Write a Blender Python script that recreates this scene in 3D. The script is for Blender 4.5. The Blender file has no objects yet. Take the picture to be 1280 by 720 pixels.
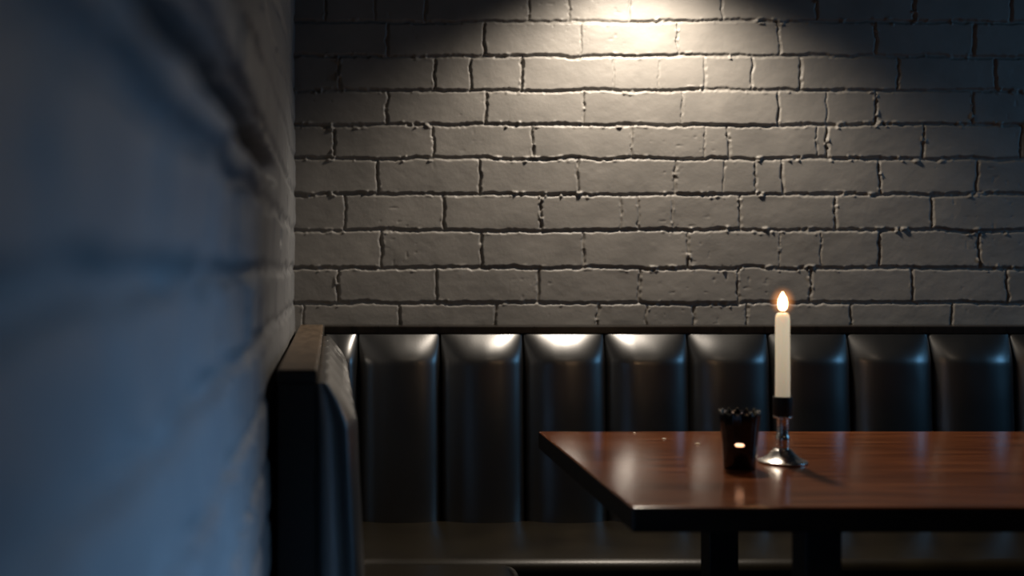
import bpy, bmesh, math, random
import numpy as np
from mathutils import Vector, Matrix

random.seed(7)
scene = bpy.context.scene
col = scene.collection

# ------------------------------------------------------------------ helpers
F = 1473.0                    # focal length in pixels of a 1280 px wide frame
PX, PY = 414.0, 330.0         # principal point (the lens is shifted)
CAMZ = 1.078


def tag(o, label=None, cat=None, group=None, kind=None):
    if label: o['label'] = label
    if cat: o['category'] = cat
    if group: o['group'] = group
    if kind: o['kind'] = kind
    return o


def empty(name, loc, label, cat, group=None):
    o = bpy.data.objects.new(name, None)
    col.objects.link(o)
    o.location = loc
    o.empty_display_size = 0.05
    return tag(o, label, cat, group)


def link(name, me, mat, parent=None, smooth=True):
    o = bpy.data.objects.new(name, me)
    col.objects.link(o)
    if mat: me.materials.append(mat)
    if smooth:
        me.polygons.foreach_set('use_smooth', [True] * len(me.polygons))
    if parent is not None:
        o.parent = parent
        # vertices were given in world space: shift by the parent's base
        me.transform(Matrix.Translation(-Vector(parent_base(parent))))
    return o


def parent_base(p):
    b = Vector((0, 0, 0))
    while p is not None:
        b += p.location
        p = p.parent
    return b


def from_bm(name, bm, mat, parent=None, smooth=False):
    bmesh.ops.recalc_face_normals(bm, faces=bm.faces)
    me = bpy.data.meshes.new(name)
    bm.to_mesh(me); bm.free()
    return link(name, me, mat, parent, smooth)


def box(bm, x0, x1, y0, y1, z0, z1, bevel=0.0, seg=2):
    vs = [bm.verts.new((x, y, z)) for x in (x0, x1) for y in (y0, y1) for z in (z0, z1)]
    idx = [(0, 1, 3, 2), (4, 6, 7, 5), (0, 4, 5, 1), (2, 3, 7, 6), (0, 2, 6, 4), (1, 5, 7, 3)]
    fs = [bm.faces.new([vs[i] for i in f]) for f in idx]
    if bevel > 0:
        es = list({e for f in fs for e in f.edges})
        bmesh.ops.bevel(bm, geom=es, offset=bevel, segments=seg, profile=0.5, affect='EDGES')


def lathe(profile, n, cx, cy, cz, rmod=None):
    """profile: list of (r, z). Closed at both ends when r == 0."""
    bm = bmesh.new()
    rings = []
    for k, (r, z) in enumerate(profile):
        if r <= 1e-7:
            rings.append([bm.verts.new((cx, cy, cz + z))])
        else:
            ring = []
            for i in range(n):
                a = 2 * math.pi * i / n
                rr, zz = (r, z) if rmod is None else rmod(k, r, z, a)
                ring.append(bm.verts.new((cx + rr * math.cos(a), cy + rr * math.sin(a), cz + zz)))
            rings.append(ring)
    for a, b in zip(rings[:-1], rings[1:]):
        for i in range(n):
            j = (i + 1) % n
            if len(a) == 1 and len(b) == 1: continue
            if len(a) == 1: bm.faces.new((a[0], b[j], b[i]))
            elif len(b) == 1: bm.faces.new((a[i], a[j], b[0]))
            else: bm.faces.new((a[i], a[j], b[j], b[i]))
    return bm


class Noise:
    """smooth 2-D value noise on arrays"""
    def __init__(self, seed):
        self.t = np.random.RandomState(seed).rand(256, 256) * 2 - 1

    def __call__(self, x, y):
        xi = np.floor(x).astype(int); yi = np.floor(y).astype(int)
        fx = x - xi; fy = y - yi
        fx = fx * fx * (3 - 2 * fx); fy = fy * fy * (3 - 2 * fy)
        t = self.t
        a = t[xi % 256, yi % 256]; b = t[(xi + 1) % 256, yi % 256]
        c = t[xi % 256, (yi + 1) % 256]; d = t[(xi + 1) % 256, (yi + 1) % 256]
        return (a * (1 - fx) + b * fx) * (1 - fy) + (c * (1 - fx) + d * fx) * fy


def sstep(e0, e1, x):
    t = np.clip((x - e0) / (e1 - e0), 0, 1)
    return t * t * (3 - 2 * t)


def axis(parts):
    """[(start, stop, step), ...] -> one increasing array"""
    out = []
    for a, b, s in parts:
        n = max(1, int(round((b - a) / s)))
        out.extend(list(a + (b - a) * np.arange(n) / n))
    out.append(parts[-1][1])
    return np.array(out)


def grid_wall(name, P, back_vec, mat, parent=None):
    """P: (nu, nv, 3) front surface; closes it into a solid slab."""
    nu, nv, _ = P.shape
    verts = P.reshape(-1, 3)
    i = np.arange(nu * nv).reshape(nu, nv)
    q = np.stack([i[:-1, :-1], i[1:, :-1], i[1:, 1:], i[:-1, 1:]], -1).reshape(-1, 4)
    bv = np.array(back_vec)
    corners = np.array([P[0, 0], P[-1, 0], P[-1, -1], P[0, -1]]) + bv
    n = nu * nv
    faces = q.tolist()
    faces.append([n, n + 3, n + 2, n + 1])
    faces.append([n, n + 1] + i[::-1, 0].tolist())
    faces.append([n + 1, n + 2] + i[-1, ::-1].tolist())
    faces.append([n + 2, n + 3] + i[:, -1].tolist())
    faces.append([n + 3, n] + i[0, :].tolist())
    me = bpy.data.meshes.new(name)
    me.from_pydata(np.vstack([verts, corners]).tolist(), [], faces)
    me.update()
    o = link(name, me, mat, parent)
    sm = [True] * len(q) + [False] * 5
    me.polygons.foreach_set('use_smooth', sm)
    return o


# ------------------------------------------------------------------ materials
def new_mat(name):
    m = bpy.data.materials.new(name)
    m.use_nodes = True
    nt = m.node_tree
    return m, nt, nt.nodes['Principled BSDF']


def ramp(nt, stops):
    r = nt.nodes.new('ShaderNodeValToRGB')
    el = r.color_ramp.elements
    el[0].position, el[0].color = stops[0][0], (*stops[0][1], 1)
    el[1].position, el[1].color = stops[-1][0], (*stops[-1][1], 1)
    for p, c in stops[1:-1]:
        e = el.new(p); e.color = (*c, 1)
    return r


def noise_node(nt, scale, detail=4, rough=0.55, mapping=None):
    t = nt.nodes.new('ShaderNodeTexNoise')
    t.inputs['Scale'].default_value = scale
    t.inputs['Detail'].default_value = detail
    t.inputs['Roughness'].default_value = rough
    tc = nt.nodes.new('ShaderNodeTexCoord')
    mp = nt.nodes.new('ShaderNodeMapping')
    if mapping: mp.inputs['Scale'].default_value = mapping
    nt.links.new(tc.outputs['Object'], mp.inputs['Vector'])
    nt.links.new(mp.outputs['Vector'], t.inputs['Vector'])
    return t


def noisy(name, c0, c1, scale, rough=(0.5, 0.6), bump=0.0, bscale=None, mapping=None, spec=0.5, coat=0.0, metallic=0.0, coat_rough=0.28, coat_ior=1.9):
    m, nt, b = new_mat(name)
    t = noise_node(nt, scale, mapping=mapping)
    r = ramp(nt, [(0.3, c0), (0.7, c1)])
    nt.links.new(t.outputs['Fac'], r.inputs['Fac'])
    nt.links.new(r.outputs['Color'], b.inputs['Base Color'])
    mr = nt.nodes.new('ShaderNodeMapRange')
    mr.inputs['To Min'].default_value, mr.inputs['To Max'].default_value = rough
    nt.links.new(t.outputs['Fac'], mr.inputs['Value'])
    nt.links.new(mr.outputs['Result'], b.inputs['Roughness'])
    b.inputs['Specular IOR Level'].default_value = spec
    b.inputs['Coat Weight'].default_value = coat
    b.inputs['Coat Roughness'].default_value = coat_rough
    b.inputs['Coat IOR'].default_value = coat_ior
    b.inputs['Metallic'].default_value = metallic
    if bump > 0:
        t2 = noise_node(nt, bscale or scale * 4, 5, mapping=mapping)
        bp = nt.nodes.new('ShaderNodeBump')
        bp.inputs['Strength'].default_value = bump
        bp.inputs['Distance'].default_value = 0.002
        nt.links.new(t2.outputs['Fac'], bp.inputs['Height'])
        nt.links.new(bp.outputs['Normal'], b.inputs['Normal'])
    return m


M = {}
M['brick_paint'] = noisy('painted_brick', (0.20, 0.19, 0.175), (0.255, 0.24, 0.22), 9, (0.42, 0.6), 0.25, 120)
M['brick_paint_side'] = noisy('painted_brick_side', (0.185, 0.19, 0.195), (0.25, 0.25, 0.25), 6, (0.42, 0.6), 0.3, 90)
M['leather'] = noisy('black_leather', (0.005, 0.005, 0.005), (0.008, 0.0078, 0.0075), 14, (0.32, 0.37), 0.10, 260, spec=0.7, coat=1.0, coat_rough=0.32, coat_ior=2.1)
M['side_leather'] = noisy('side_leather', (0.008, 0.007, 0.006), (0.012, 0.010, 0.008), 14, (0.36, 0.42), 0.10, 260, spec=1.0, coat=1.0, coat_rough=0.36, coat_ior=2.6)
M['seat_leather'] = noisy('seat_leather', (0.011, 0.008, 0.004), (0.018, 0.0135, 0.006), 10, (0.33, 0.40), 0.12, 240, spec=0.55, coat=0.0)
M['dark_wood'] = noisy('dark_stained_wood', (0.010, 0.007, 0.005), (0.020, 0.013, 0.009), 12, (0.35, 0.5), 0.2, 60, (1, 1, 6))
M['rail_dark'] = noisy('rail_dark', (0.010, 0.008, 0.006), (0.018, 0.013, 0.010), 12, (0.25, 0.32), 0.05, 60, (6, 1, 1), spec=0.6)
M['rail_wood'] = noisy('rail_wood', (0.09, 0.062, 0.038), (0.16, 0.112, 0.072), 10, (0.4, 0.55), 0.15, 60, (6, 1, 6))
M['black_metal'] = noisy('black_metal', (0.006, 0.006, 0.006), (0.010, 0.010, 0.010), 30, (0.45, 0.6), 0.05)
M['floor'] = noisy('floor_boards', (0.018, 0.012, 0.008), (0.035, 0.024, 0.016), 5, (0.4, 0.6), 0.2, 40, (1, 9, 1))
M['ceiling'] = noisy('ceiling_paint', (0.03, 0.03, 0.032), (0.04, 0.04, 0.042), 4, (0.7, 0.85))
M['speck'] = noisy('pale_wax', (0.75, 0.66, 0.5), (0.85, 0.78, 0.64), 200, (0.3, 0.4))
M['wick'] = noisy('wick', (0.01, 0.008, 0.006), (0.03, 0.02, 0.015), 300, (0.8, 0.9))


def table_mat():
    m, nt, b = new_mat('varnished_wood')
    t = noise_node(nt, 3.0, 8, 0.62, (1.2, 16, 16))
    r = ramp(nt, [(0.28, (0.075, 0.021, 0.007)), (0.50, (0.17, 0.052, 0.017)), (0.72, (0.30, 0.10, 0.034))])
    nt.links.new(t.outputs['Fac'], r.inputs['Fac'])
    t3 = noise_node(nt, 1.6, 3, 0.5, (1.0, 3.0, 1.0))
    mx = nt.nodes.new('ShaderNodeMixRGB'); mx.blend_type = 'MULTIPLY'; mx.inputs['Fac'].default_value = 0.6
    r3 = ramp(nt, [(0.3, (0.45, 0.45, 0.45)), (0.7, (1, 1, 1))])
    nt.links.new(t3.outputs['Fac'], r3.inputs['Fac'])
    nt.links.new(r.outputs['Color'], mx.inputs['Color1'])
    nt.links.new(r3.outputs['Color'], mx.inputs['Color2'])
    nt.links.new(mx.outputs['Color'], b.inputs['Base Color'])
    mr = nt.nodes.new('ShaderNodeMapRange')
    mr.inputs['To Min'].default_value, mr.inputs['To Max'].default_value = 0.11, 0.24
    nt.links.new(t.outputs['Fac'], mr.inputs['Value'])
    nt.links.new(mr.outputs['Result'], b.inputs['Roughness'])
    bp = nt.nodes.new('ShaderNodeBump')
    bp.inputs['Strength'].default_value = 0.10
    bp.inputs['Distance'].default_value = 0.001
    nt.links.new(t.outputs['Fac'], bp.inputs['Height'])
    nt.links.new(bp.outputs['Normal'], b.inputs['Normal'])
    b.inputs['Specular IOR Level'].default_value = 0.5
    return m


M['table'] = table_mat()

m, nt, b = new_mat('polished_silver')
t = noise_node(nt, 40, 3)
mr = nt.nodes.new('ShaderNodeMapRange'); mr.inputs['To Min'].default_value = 0.22; mr.inputs['To Max'].default_value = 0.32
nt.links.new(t.outputs['Fac'], mr.inputs['Value']); nt.links.new(mr.outputs['Result'], b.inputs['Roughness'])
b.inputs['Base Color'].default_value = (0.86, 0.83, 0.78, 1); b.inputs['Metallic'].default_value = 1
M['silver'] = m

m, nt, b = new_mat('ivory_wax')
t = noise_node(nt, 60, 3)
r = ramp(nt, [(0.3, (0.80, 0.74, 0.60)), (0.7, (0.86, 0.80, 0.67))])
nt.links.new(t.outputs['Fac'], r.inputs['Fac']); nt.links.new(r.outputs['Color'], b.inputs['Base Color'])
b.inputs['Roughness'].default_value = 0.45
b.inputs['Subsurface Weight'].default_value = 0.8
b.inputs['Subsurface Radius'].default_value = (0.02, 0.012, 0.006)
b.inputs['Subsurface Scale'].default_value = 1.0
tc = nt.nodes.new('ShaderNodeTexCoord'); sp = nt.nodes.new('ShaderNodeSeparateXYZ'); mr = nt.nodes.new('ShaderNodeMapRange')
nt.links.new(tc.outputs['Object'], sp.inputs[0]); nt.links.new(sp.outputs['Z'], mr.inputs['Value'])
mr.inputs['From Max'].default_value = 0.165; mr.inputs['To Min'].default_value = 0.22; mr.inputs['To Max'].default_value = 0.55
b.inputs['Emission Color'].default_value = (1.0, 0.84, 0.58, 1)  # added glow, stronger upwards, standing in for light through the wax
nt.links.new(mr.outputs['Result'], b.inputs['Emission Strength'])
M['wax'] = m

m, nt, b = new_mat('black_glass')
t = noise_node(nt, 50, 2)
r = ramp(nt, [(0.3, (0.003, 0.003, 0.003)), (0.7, (0.006, 0.006, 0.006))])
nt.links.new(t.outputs['Fac'], r.inputs['Fac']); nt.links.new(r.outputs['Color'], b.inputs['Base Color'])
b.inputs['Roughness'].default_value = 0.14
M['black_glass'] = m


def flame_mat(name, c0, c1, s, z0, z1):
    m, nt, b = new_mat(name)
    tc = nt.nodes.new('ShaderNodeTexCoord')
    sp = nt.nodes.new('ShaderNodeSeparateXYZ')
    mr = nt.nodes.new('ShaderNodeMapRange')
    mr.inputs['From Min'].default_value, mr.inputs['From Max'].default_value = z0, z1
    nt.links.new(tc.outputs['Object'], sp.inputs[0]); nt.links.new(sp.outputs['Z'], mr.inputs['Value'])
    r = ramp(nt, [(0.0, c0), (1.0, c1)])
    nt.links.new(mr.outputs['Result'], r.inputs['Fac'])
    nt.links.new(r.outputs['Color'], b.inputs['Emission Color'])
    b.inputs['Emission Strength'].default_value = s
    b.inputs['Base Color'].default_value = (0, 0, 0, 1)
    b.inputs['Specular IOR Level'].default_value = 0.0
    return m


# ------------------------------------------------------------------ setting: brick walls
WALL_Y = 2.79
SW = F / WALL_Y               # pixels per metre on the back wall
LEFT_X = -0.08


def px2x(p): return (p - PX) / SW
def py2z(p): return CAMZ - (p - PY) / SW


bounds_px = [-60, -17, 27, 70, 113, 156, 198.5, 243, 288, 335, 379, 423, 467]
strong, faint = 1.0, 0.30
rows_px = {
    2 - 1: [(407, 1), (469, .6), (532, 1), (661, .8), (711, .8), (788, .5), (903, .7), (1021, .7)],
    2: [(484, 1), (605, 1), (726, .35), (847, .7), (974, 1), (1096, 1), (1218, 1)],
    3: [(424, 1.2), (543, 1.2), (589, .8), (653, 1), (767, .3), (823, .3), (881, .7), (940, 1.1), (1000, 1.2), (1122, 1), (1244, 1)],
    4: [(484, 1.1), (608, 1.1), (730, .5), (853, .5), (974, 1), (1033, .3), (1095, 1), (1217, 1)],
    5: [(417, 1.3), (541, 1.2), (666, 1.2), (790, .5), (881, .3), (911, 1), (1022, .3), (1034, 1.1), (1155, 1), (1277, 1)],
    6: [(472, 1), (599, 1), (723, .8), (845, 1.2), (905, .25), (945, .5), (978, 1.1), (1100, 1), (1222, 1)],
    7: [(431, 1.1), (555, 1), (676, 1), (776, .6), (797, .7), (841, .5), (926, 1), (1045, 1.1), (1165, 1), (1287, 1)],
    8: [(476, 1), (602, 1), (730, 1), (860, 1), (974, .2), (1026, .25), (1100, 1), (1225, 1)],
    9: [(422, 1), (546, 1), (673, 1), (799, 1), (922, 1), (1014, 1), (1140, 1), (1260, 1)],
    10: [(379, .8), (500, 1), (620, 1), (747, 1), (808, .4), (867, .7), (933, .8), (1064, 1), (1190, 1)],
}


def courses_back():
    """list of (z_low, z_high, [(x, strength)]) from floor to ceiling"""
    zs = [py2z(p) for p in bounds_px]          # descending
    pitch = 44.0 / SW
    out = []
    for k in range(len(zs) - 1):
        hi, lo = zs[k], zs[k + 1]
        js = [(px2x(p), s) for p, s in rows_px.get(k, [])]
        out.append([lo, hi, js])
    z = zs[0]
    while z < 2.7:
        out.insert(0, [z, z + pitch, []]); z += pitch
    z = zs[-1]
    while z > -0.05:
        out.append([z - pitch, z, []]); z -= pitch
    bw = 122 / SW
    for n, c in enumerate(out):
        js = c[2]
        if not js:
            x = px2x(420 if n % 2 else 480)
            js = [(x, 1)]
        x = js[-1][0] + bw
        while x < 3.3:
            js.append((x, 1)); x += bw
        x = js[0][0] - bw
        while x > -0.3:
            js.insert(0, (x, 1)); x -= bw
        c[2] = js
    return out


def brick_height(U, V, courses, seed, depth, hw, relief, rag):
    """U horizontal, V vertical coordinate arrays (2-D) -> height (<= ~0.004)"""
    n1, n2, n3, n4 = Noise(seed), Noise(seed + 1), Noise(seed + 2), Noise(seed + 3)
    rs = np.random.RandomState(seed)
    # ragged joints: warp the coordinates
    Uw = U + rag * (n1(U * 38, V * 38) * 0.0022 + n2(U * 110, V * 110) * 0.0016)
    Vw = V + rag * (n3(U * 14, V * 30) * 0.0024 + n4(U * 60, V * 60) * 0.0014 + n1(U * 150 + 9, V * 150) * 0.0009)
    dist = np.full(U.shape, 1.0)
    off = np.zeros(U.shape)
    for lo, hi, js in courses:
        msk = (Vw >= lo) & (Vw < hi)
        if not msk.any(): continue
        u = Uw[msk]; v = Vw[msk]
        d = np.minimum(v - lo, hi - v)
        xs = np.array([j[0] for j in js]); st = np.array([j[1] for j in js])
        k = np.searchsorted(xs, u)
        kl = np.clip(k - 1, 0, len(xs) - 1); kr = np.clip(k, 0, len(xs) - 1)
        # weaker joints count as farther away (filled with paint)
        dl = np.abs(u - xs[kl]) * 1.25 + (1 - np.minimum(st[kl], 1)) * hw * 0.95
        dr = np.abs(u - xs[kr]) * 1.25 + (1 - np.minimum(st[kr], 1)) * hw * 0.95
        dist[msk] = np.minimum(d, np.minimum(dl, dr))
        bo = rs.rand(len(xs) + 1) * 2 - 1
        tx = rs.rand(len(xs) + 1) * 2 - 1
        tz = rs.rand(len(xs) + 1) * 2 - 1
        off[msk] = bo[k] * 0.0012 + tz[k] * (v - (lo + hi) / 2) * 0.03 + tx[k] * 0.006 * (u - (xs[kl] + xs[kr]) / 2)
    brick = sstep(hw * 0.25, hw * 1.55, dist)
    wob = n2(U * 5, V * 5) * 0.0016 + n3(U * 16, V * 22) * 0.0009 + n4(U * 55, V * 75) * 0.0003
    # crumbs of mortar and paint drips along the joints
    near = 1 - sstep(hw * 0.8, hw * 2.6, dist)
    blob = np.clip(n1(U * 130, V * 130) * 0.6 + n4(U * 70 + 5, V * 70) * 0.6 - 0.33, 0, 1)
    patch = sstep(0.0, 0.5, n2(U * 9 + 3, V * 9))
    h = -depth * (1 - brick) + off * brick + wob * relief
    h += near * blob * 0.014 * (0.35 + 0.9 * patch)
    pits = np.clip(n3(U * 95 + 40, V * 95) - 0.72, 0, 1)
    h -= pits * 0.005 * sstep(0.1, 0.5, n1(U * 6 + 30, V * 6))
    return h


ux = axis([(LEFT_X - 0.06, 1.72, 0.0022), (1.72, 3.2, 0.012)])
vz = axis([(0.0, 0.88, 0.02), (0.88, 1.74, 0.0022), (1.74, 2.6, 0.014)])
U, V = np.meshgrid(ux, vz, indexing='ij')
H = brick_height(U, V, courses_back(), 11, 0.0054, 0.0040, 0.8, 1.45)
H = np.clip(H, -0.014, 0.0045)
P = np.stack([U, WALL_Y - H, V], -1)
wall_back = grid_wall('wall_back', P, (0, 0.14, 0), M['brick_paint'])
tag(wall_back, kind='structure')
wall_back['label'] = 'grey painted brick wall behind the black banquette, lit from above'


def courses_left():
    zs = [py2z(p) for p in bounds_px]
    pitch = 44.0 / SW
    bs = list(zs)
    while bs[0] < 2.7: bs.insert(0, bs[0] + pitch)
    while bs[-1] > -0.05: bs.append(bs[-1] - pitch)
    out = []
    for k in range(len(bs) - 1):
        js, y = [], -0.9 + (0.115 if k % 2 else 0.0)
        while y < 3.0:
            js.append((y + random.uniform(-.01, .01), random.choice([.3, .6, .8])))
            y += 0.231
        out.append([bs[k + 1], bs[k], js])
    return out


uy = axis([(-0.8, 0.15, 0.02), (0.15, WALL_Y, 0.006)])
vz2 = axis([(0.0, 0.45, 0.02), (0.45, 1.85, 0.004), (1.85, 2.6, 0.02)])
U, V = np.meshgrid(uy, vz2, indexing='ij')
H = brick_height(U, V, courses_left(), 31, 0.013, 0.010, 3.0, 2.6)
nz = Noise(77)
H *= 0.3 + 0.7 * sstep(1.6, 1.1, U)
H += nz(U * 2.3, V * 4.0) * 0.006 - 0.004
# one course sits proud of the joint just above eye level
zj = py2z(243) - 0.024
H -= 0.07 * np.exp(-((V - zj + 0.008 + nz(U * 9, V * 0) * 0.006) / 0.015) ** 4) * sstep(1.85, 1.5, U)
for gy_, gz_ in ((2.27, 0.215), (2.24, 0.10), (2.29, -0.02), (2.0, 0.06)):      # holes where mortar has fallen out
    H -= 0.03 * np.exp(-((U - gy_) / 0.03) ** 4 - ((V - CAMZ - gz_) / 0.022) ** 4)
H = np.clip(H, -0.085, 0.003)
P = np.stack([LEFT_X + H, U, V], -1)[:, ::-1]
wall_left = grid_wall('wall_left', P, (-0.2, 0, 0), M['brick_paint_side'])
tag(wall_left, kind='structure')
wall_left['label'] = 'grey painted brick side wall in the near foreground, out of focus and blue lit'

bm = bmesh.new(); box(bm, LEFT_X - 0.2, 3.2, -0.8, WALL_Y + 0.1, -0.1, 0.0)
tag(from_bm('floor', bm, M['floor']), 'dark wooden floor under the table', kind='structure')
bm = bmesh.new(); box(bm, LEFT_X - 0.2, 3.2, -0.8, WALL_Y + 0.1, 2.6, 2.7)
tag(from_bm('ceiling', bm, M['ceiling']), 'dark ceiling above the booth', kind='structure')

# ------------------------------------------------------------------ banquettes
RAIL_T, RAIL_B = 0.935, 0.917
SEAT_Z = 0.498
nw = Noise(5)


def channel(w, z0, z1, T, lean, R=0.062, seed=0, side=0.30, floor=0.0):
    """one padded vertical channel: local x across, +y towards the sitter"""
    nu, nv = 33, 60
    us = -np.cos(np.linspace(0, math.pi, nu)) * w / 2
    vs = z1 - (z1 - z0) * (1 - np.cos(np.linspace(0, math.pi / 2, nv))) 
    U, V = np.meshgrid(us, vs, indexing='ij')
    fu = np.clip(1 - np.abs(2 * U / w) ** 2.3, 0, 1) ** 0.6
    s = np.clip((z1 - V) / R, 0, 1)
    fv = 0.30 + 0.70 * (1 - (1 - s) ** 1.5)
    sb = np.clip((V - z0) / 0.03, 0, 1)
    fb = np.sqrt(np.clip(1 - (1 - sb) ** 2, 0, 1))
    t = T * fv * fb * (side + (1 - side) * fu) * np.maximum(floor, np.clip((1 - np.abs(2 * U / w)) / 0.012, 0, 1) ** 0.5)
    # soft creases of the hide towards the top
    cr = nw(U * 26 + seed * 7.3, V * 18 + seed * 3.1) * 0.0011 + nw(U * 60 + seed * 2.3, V * 22) * 0.0005
    t = t + cr * fu * fv * fb * np.exp(-(z1 - V) / 0.12)
    Y = lean * (z1 - V) / (z1 - z0) + t
    return np.stack([U, Y, V], -1)


def add_channel(parent, w, z0, z1, T, lean, place, seed, side=0.30, floor=0.0, mat='leather', name='backrest_channel'):
    P = channel(w, z0, z1, T, lean, seed=seed, side=side, floor=floor)
    nu, nv, _ = P.shape
    back = P.copy(); back[..., 1] = np.minimum(0, back[..., 1]) - 0.006
    pts = np.concatenate([P.reshape(-1, 3), back.reshape(-1, 3)])
    W = np.array([place(*p) for p in pts])
    i = np.arange(nu * nv).reshape(nu, nv); j = i + nu * nv
    f = np.stack([i[:-1, :-1], i[1:, :-1], i[1:, 1:], i[:-1, 1:]], -1).reshape(-1, 4).tolist()
    f += np.stack([j[:-1, :-1], j[:-1, 1:], j[1:, 1:], j[1:, :-1]], -1).reshape(-1, 4).tolist()
    for a, b in ((i[:, 0], j[:, 0]), (i[:, -1], j[:, -1]), (i[0, :], j[0, :]), (i[-1, :], j[-1, :])):
        for k in range(len(a) - 1):
            f.append([int(a[k]), int(a[k + 1]), int(b[k + 1]), int(b[k])])
    bm = bmesh.new()
    vs = [bm.verts.new(p) for p in W]
    for q in f:
        bm.faces.new([vs[k] for k in q])
    return from_bm(name, bm, M[mat], parent, smooth=True)


# -- along the back wall
bx0, bx1 = -0.016, 3.0
back = empty('corner_banquette', (0.6, 2.4, 0), 'black leather corner banquette with a channelled backrest against the brick walls', 'banquette')
edges_px = [448, 552, 657, 760, 865, 967, 1068, 1171, 1274]
edges = [(p - PX) / (F / 2.675) for p in edges_px]
while edges[-1] < bx1 - 0.05:
    edges.append(edges[-1] + 0.187)
edges[-1] = bx1
edges = [bx0] + edges
for k in range(len(edges) - 1):
    xm = (edges[k] + edges[k + 1]) / 2
    w = edges[k + 1] - edges[k] - 0.0008
    add_channel(back, w, 0.46, RAIL_B - 0.001, 0.056, 0.024, lambda x, y, z, xm=xm: (xm + x, 2.722 - y, z), k)
bm = bmesh.new(); box(bm, bx0, bx1, 2.728, 2.783, 0.0, RAIL_B)
from_bm('back_frame', bm, M['dark_wood'], back)
bm = bmesh.new(); box(bm, bx0, bx1, 2.712, 2.7835, RAIL_B, RAIL_T, 0.0025)
o = from_bm('top_rail', bm, M['rail_dark'], back); o['label'] = 'narrow dark wooden rail capping the backrest'


def cushion(x0, x1, y0, y1, z0, z1, r, dome=0.004):
    bm = bmesh.new()
    box(bm, x0, x1, y0, y1, z0, z1, r, 6)
    for v in bm.verts:
        tx = (v.co.x - x0) / (x1 - x0); ty = (v.co.y - y0) / (y1 - y0)
        v.co.z += dome * (v.co.z > (z0 + z1) / 2) * (math.sin(math.pi * ty) - 1) * 0.5
    return bm


from_bm('seat', cushion(bx0, bx1, 2.306, 2.69, 0.40, SEAT_Z, 0.026), M['seat_leather'], back, smooth=True)
bm = bmesh.new(); box(bm, bx0, bx1, 2.34, 2.72, 0.0, 0.40, 0.003)
from_bm('seat_base', bm, M['dark_wood'], back)

# -- along the left wall
ly0, ly1 = 1.597, 2.783
left = back
cw = (2.655 - (ly0 + 0.006)) / 6
for k in range(6):
    ym = ly0 + 0.006 + cw * (k + 0.5)
    add_channel(left, cw - 0.0015, 0.46, RAIL_B - 0.001, 0.05, 0.022, lambda x, y, z, ym=ym: (-0.016 + y, ym + x, z), 20 + k, 0.6, 0.5, 'side_leather')
bm = bmesh.new(); box(bm, -0.073, -0.022, ly0, ly1, 0.0, RAIL_B, 0.002)
o = from_bm('end_frame', bm, M['dark_wood'], left)
bm = bmesh.new(); box(bm, -0.0735, -0.019, ly0 - 0.002, ly1 + 0.0005, RAIL_B, RAIL_T, 0.003)
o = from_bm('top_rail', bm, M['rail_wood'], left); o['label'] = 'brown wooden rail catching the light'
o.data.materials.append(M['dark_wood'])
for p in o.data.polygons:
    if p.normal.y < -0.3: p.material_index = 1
from_bm('seat', cushion(-0.01, 0.362, ly0 + 0.01, 2.303, 0.40, SEAT_Z - 0.001, 0.026), M['seat_leather'], left, smooth=True)
bm = bmesh.new(); box(bm, -0.02, 0.33, ly0 + 0.02, 2.30, 0.0, 0.40, 0.003)
from_bm('seat_base', bm, M['dark_wood'], left)

# ------------------------------------------------------------------ table
TZ = 0.75
tx0, tx1, ty0, ty1 = 0.406, 2.0, 1.589, 2.311
table = empty('dining_table', (1.2, 1.95, 0), 'dark varnished wooden table on black legs in front of the banquette', 'table')
bm = bmesh.new()
# solid top with a slightly uneven, softened edge
n = 60
nx, ny = 80, 40
box(bm, tx0, tx1, ty0, ty1, TZ - 0.0345, TZ, 0.0035, 3)
tt = from_bm('tabletop', bm, M['table'], table)
tt.data.materials.append(M['dark_wood'])
for p in tt.data.polygons:
    if abs(p.normal.z) < 0.4 or p.normal.z < 0: p.material_index = 1
for xl in (0.674, 1.73):
    for yl in (1.637, 2.046):
        bm = bmesh.new(); box(bm, xl - 0.025, xl + 0.025, yl - 0.025, yl + 0.025, 0.03, TZ - 0.0345, 0.002)
        from_bm('leg', bm, M['black_metal'], table)
    bm = bmesh.new(); box(bm, xl - 0.03, xl + 0.03, 1.60, 2.09, 0.0, 0.03, 0.003)
    from_bm('foot_bar', bm, M['black_metal'], table)

# ------------------------------------------------------------------ candle in its holder


def table_pt(px, py):
    Y = F * (CAMZ - TZ) / (py - PY)
    return (px - PX) / F * Y, Y


cx, cy = table_pt(978.3, 578.5)
holder = empty('candle_holder', (cx, cy, TZ), 'polished silver candlestick with a round foot and black cup holding the lit candle', 'candle holder')
prof = [(0, 0), (0.0375, 0.0), (0.0392, 0.0012), (0.0392, 0.0030), (0.0380, 0.0042), (0.033, 0.0058), (0.027, 0.0095), (0.021, 0.0145), (0.0165, 0.0195), (0.0130, 0.0235), (0.0, 0.0236)]
from_bm('foot', lathe(prof, 64, cx, cy, TZ), M['silver'], holder, True)
prof = [(0, 0.0225), (0.0105, 0.0225), (0.0100, 0.028), (0.0108, 0.037), (0.0112, 0.0430), (0.0102, 0.0445), (0.0092, 0.047), (0.0092, 0.072), (0.0100, 0.0745), (0.0, 0.0746)]
from_bm('stem', lathe(prof, 48, cx, cy, TZ), M['silver'], holder, True)
prof = [(0, 0.0742), (0.0138, 0.0742), (0.0150, 0.0752), (0.0150, 0.0768), (0.0138, 0.0780), (0, 0.0780)]
from_bm('collar', lathe(prof, 48, cx, cy, TZ), M['silver'], holder, True)
prof = [(0, 0.0778), (0.0146, 0.0778), (0.0152, 0.080), (0.0154, 0.1080), (0.0150, 0.1095), (0.0128, 0.1095), (0.0122, 0.1080), (0.0120, 0.0840), (0, 0.0840)]
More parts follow.
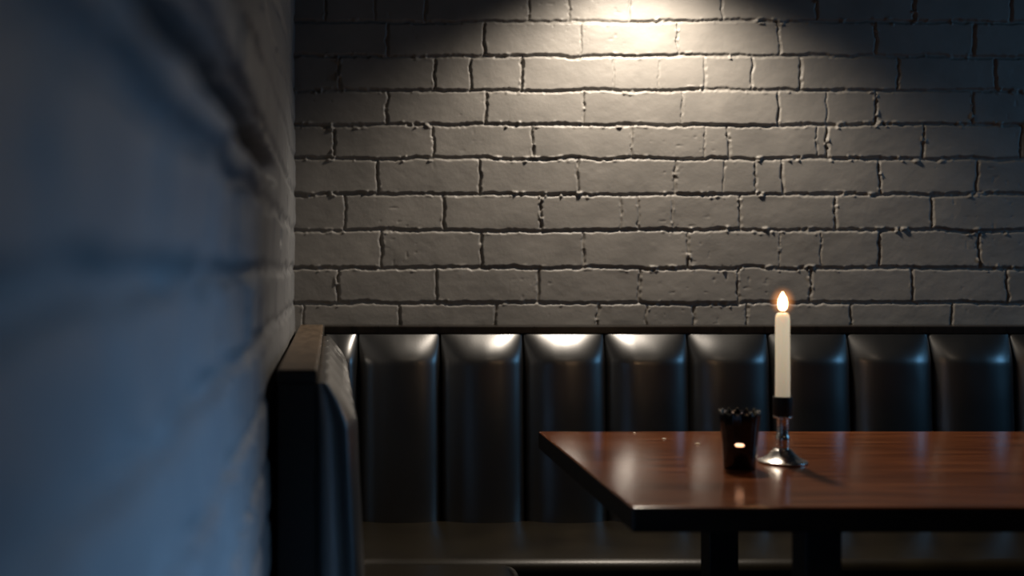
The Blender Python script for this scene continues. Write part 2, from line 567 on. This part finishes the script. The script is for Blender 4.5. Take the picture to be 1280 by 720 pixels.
o = from_bm('cup', lathe(prof, 48, cx, cy, TZ), M['black_metal'], holder, True); o['label'] = 'matt black cup gripping the candle'

cz = TZ + 0.0842
candle = empty('candle', (cx, cy, cz), 'lit ivory taper candle standing in the silver candlestick', 'candle')
top = TZ + 0.2475 - cz


def wob(k, r, z, a):
    return r * (1 + 0.012 * math.sin(3 * a + z * 40) + 0.01 * math.sin(z * 55)), z


prof = [(0, 0), (0.0112, 0.0), (0.0116, 0.02), (0.0116, 0.06), (0.0115, 0.10), (0.0113, 0.13), (0.0114, 0.145), (0.0112, top - 0.010), (0.0105, top - 0.005), (0.0085, top - 0.001), (0.0055, top), (0.003, top - 0.002), (0, top - 0.002)]
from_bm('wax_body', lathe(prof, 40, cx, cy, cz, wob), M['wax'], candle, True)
prof = [(0, top - 0.003), (0.0011, top - 0.003), (0.0010, top + 0.004), (0.0008, top + 0.008), (0, top + 0.0083)]
from_bm('wick', lathe(prof, 10, cx, cy, cz), M['wick'], candle, True)
fz = top + 0.003
prof = [(0, 0.0), (0.0040, 0.0010), (0.0066, 0.004), (0.0076, 0.009), (0.0077, 0.014), (0.0068, 0.019), (0.0050, 0.024), (0.0028, 0.028), (0.0010, 0.031), (0, 0.0320)]
fl = from_bm('flame', lathe([(r, z + fz) for r, z in prof], 32, cx, cy, cz),
             flame_mat('candle_flame', (1.0, 0.62, 0.30), (1.0, 0.72, 0.40), 9.0, fz, fz + 0.037), candle, True)
fl['label'] = 'bright warm flame'
m, nt, b = new_mat('flame_halo')  # halo around the flame, its glow put in as an emitting volume
nt.nodes.remove(b)
tc = nt.nodes.new('ShaderNodeTexCoord'); mp = nt.nodes.new('ShaderNodeMapping')
mp.vector_type = 'TEXTURE'
mp.inputs['Location'].default_value = (0, 0, fz + 0.016); mp.inputs['Scale'].default_value = (0.023, 0.023, 0.028)
gr = nt.nodes.new('ShaderNodeTexGradient'); gr.gradient_type = 'SPHERICAL'
pw = nt.nodes.new('ShaderNodeMath'); pw.operation = 'POWER'; pw.inputs[1].default_value = 2.0
ml = nt.nodes.new('ShaderNodeMath'); ml.operation = 'MULTIPLY'; ml.inputs[1].default_value = 90.0
em = nt.nodes.new('ShaderNodeEmission'); em.inputs['Color'].default_value = (1.0, 0.36, 0.10, 1)
nt.links.new(tc.outputs['Object'], mp.inputs['Vector']); nt.links.new(mp.outputs['Vector'], gr.inputs['Vector'])
nt.links.new(gr.outputs['Fac'], pw.inputs[0]); nt.links.new(pw.outputs[0], ml.inputs[0])
nt.links.new(ml.outputs[0], em.inputs['Strength'])
nt.links.new(em.outputs[0], nt.nodes['Material Output'].inputs['Volume'])
bm = bmesh.new()
bmesh.ops.create_icosphere(bm, subdivisions=3, radius=1.0)
for v in bm.verts: v.co = Vector((cx + v.co.x * 0.023, cy + v.co.y * 0.023, cz + fz + 0.016 + v.co.z * 0.028))
o = from_bm('flame_halo', bm, m, candle, True); o['label'] = 'faint orange outer glow of the flame'

# ------------------------------------------------------------------ tea light glass
gx, gy = table_pt(924.5, 585.0)
votive = empty('tealight_holder', (gx, gy, TZ), 'black glass tealight tumbler with scalloped rim glowing beside the candlestick', 'tealight holder')
NS = 14


def scal(k, r, z, a):
    if k < 2: return r, z
    if k in (5, 6, 7, 8):
        return r * (1 + 0.012 * math.cos(NS * a)), z + 0.0045 * max(0.0, math.cos(NS * a)) ** 0.7 - (0.0012 if k in (5, 8) else 0)
    if k < 5: return r * (1 + 0.014 * math.cos(NS * a) * min(1, z / 0.03)), z
    return r, z


prof = [(0, 0), (0.0238, 0.0), (0.0250, 0.0018), (0.0262, 0.034), (0.0296, 0.070), (0.0318, 0.0865), (0.0316, 0.0885), (0.0300, 0.0890), (0.0292, 0.0870), (0.0268, 0.060), (0.0238, 0.030), (0.0228, 0.008), (0, 0.0075)]
from_bm('glass_body', lathe(prof, 112, gx, gy, TZ, scal), M['black_glass'], votive, True)
bm = bmesh.new()
# curved window strip on the front of the tumbler
ang0 = math.atan2(-gy, -gx)
ring = []
for i in range(13):
    a = ang0 + (i / 12 - 0.5) * 0.50
    rr = 0.0281
    e = 0.0027 * math.sqrt(max(0.0, 1 - abs(2 * i / 12 - 1) ** 4))
    ring.append([bm.verts.new((gx + q * math.cos(a), gy + q * math.sin(a), TZ + 0.0405 + s * max(e, 0.0006))) for q in (rr - 0.0008, rr) for s in (-1, 1)])
for a, b in zip(ring[:-1], ring[1:]):
    bm.faces.new((a[2], b[2], b[3], a[3])); bm.faces.new((a[1], b[1], b[0], a[0]))
    bm.faces.new((a[3], b[3], b[1], a[1])); bm.faces.new((a[0], b[0], b[2], a[2]))
bm.faces.new(ring[0]); bm.faces.new(ring[-1])
o = from_bm('glowing_slot', bm, flame_mat('tealight_glow', (1.0, 0.40, 0.16), (1.0, 0.62, 0.42), 2.6, 0.036, 0.044), votive, True)
o['label'] = 'small horizontal slot glowing orange'

bm = bmesh.new()  # silver beads stand in for highlights on the rim tips
for i in range(NS):
    a = 2 * math.pi * i / NS
    mt = Matrix.Translation((gx + 0.0312 * math.cos(a), gy + 0.0312 * math.sin(a), TZ + 0.0922))
    bmesh.ops.create_icosphere(bm, subdivisions=2, radius=0.0012, matrix=mt)
o = from_bm('rim_glints', bm, M['silver'], votive, True); o['label'] = 'flame glints on the scalloped rim tips, modelled as silver beads'

# ------------------------------------------------------------------ specks on the table top
for (px, py, s, lab) in [(872, 555.5, 1.25, 'pale speck of wax on the table, nearest the black tealight tumbler'),
                         (830, 549, 1.0, 'pale speck of wax on the table, middle of the three left of the tumbler'),
                         (793, 541.5, 0.8, 'pale speck of wax on the table, nearest its far left corner')]:
    x, y = table_pt(px, py)
    bm = bmesh.new()
    bmesh.ops.create_icosphere(bm, subdivisions=2, radius=0.0029 * s)
    for v in bm.verts:
        f = 1 + 0.22 * math.sin(v.co.x * 1900 + s * 9) * math.cos(v.co.y * 1700)
        v.co = Vector((v.co.x * 1.4 * f, v.co.y * f, max(v.co.z, -0.0005) * 0.7))
    zmin = min(v.co.z for v in bm.verts)
    for v in bm.verts: v.co += Vector((0, 0, -zmin))
    o = from_bm('wax_speck', bm, M['speck'], None, True)
    o.location = (x, y, TZ)
    tag(o, lab, 'wax speck', 'wax specks on the table')

# ------------------------------------------------------------------ lights


def spot(name, loc, target, power, color, size_deg, blend, radius):
    d = bpy.data.lights.new(name, 'SPOT')
    d.energy = power; d.color = color
    d.spot_size = math.radians(size_deg); d.spot_blend = blend; d.shadow_soft_size = radius
    o = bpy.data.objects.new(name, d); col.objects.link(o)
    o.location = loc
    o.rotation_euler = (Vector(target) - Vector(loc)).to_track_quat('-Z', 'Y').to_euler()
    return o


def area(name, loc, target, power, color, sx, sy, spread=180):
    d = bpy.data.lights.new(name, 'AREA')
    d.shape = 'RECTANGLE'; d.size = sx; d.size_y = sy
    d.energy = power; d.color = color; d.spread = math.radians(spread)
    o = bpy.data.objects.new(name, d); col.objects.link(o)
    o.location = loc
    o.rotation_euler = (Vector(target) - Vector(loc)).to_track_quat('-Z', 'Y').to_euler()
    return o


spot('wall_spot', (0.725, 2.57, 1.855), (0.725, 2.57, 0), 40, (1.0, 0.87, 0.72), 132, 0.65, 0.045)
area('window_light', (2.3, 0.72, 0.95), (-0.08, 0.72, 0.33), 5.6, (0.27, 0.56, 1.0), 0.5, 0.4, 42)
area('blue_fill', (3.3, 1.75, 1.6), (0.6, 2.7, 1.1), 1.7, (0.22, 0.58, 1.0), 0.6, 0.8, 100)  # unseen broad blue fill, added for the back wall and panel rims
area('ceiling_lamp', (1.0, 0.75, 2.45), (0.6, 0.9, 0), 0.7, (1.0, 0.80, 0.60), 0.15, 0.15, 150)

d = bpy.data.lights.new('flame_light', 'POINT'); d.energy = 0.35; d.color = (1.0, 0.55, 0.25); d.shadow_soft_size = 0.006
o = bpy.data.objects.new('flame_light', d); col.objects.link(o); o.location = (cx, cy, cz + fz + 0.055)

w = bpy.data.worlds.new('World'); scene.world = w; w.use_nodes = True
bg = w.node_tree.nodes['Background']
bg.inputs['Color'].default_value = (0.25, 0.45, 0.8, 1); bg.inputs['Strength'].default_value = 0.004

# ------------------------------------------------------------------ camera
cd = bpy.data.cameras.new('Camera')
cam = bpy.data.objects.new('Camera', cd); col.objects.link(cam)
cam.location = (0, 0, CAMZ); cam.rotation_euler = (math.pi / 2, 0, 0)
cd.sensor_width = 36; cd.lens = F / 1280 * 36
cd.shift_x = (640 - PX) / 1280; cd.shift_y = -(360 - PY) / 1280
cd.clip_start = 0.01
cd.dof.use_dof = True; cd.dof.focus_distance = 2.42; cd.dof.aperture_fstop = 2.1
scene.camera = cam

scene.view_settings.view_transform = 'Standard'
scene.view_settings.look = 'None'
scene.view_settings.exposure = 0.0
scene.cycles.use_denoising = True
scene.cycles.sample_clamp_indirect = 4.0
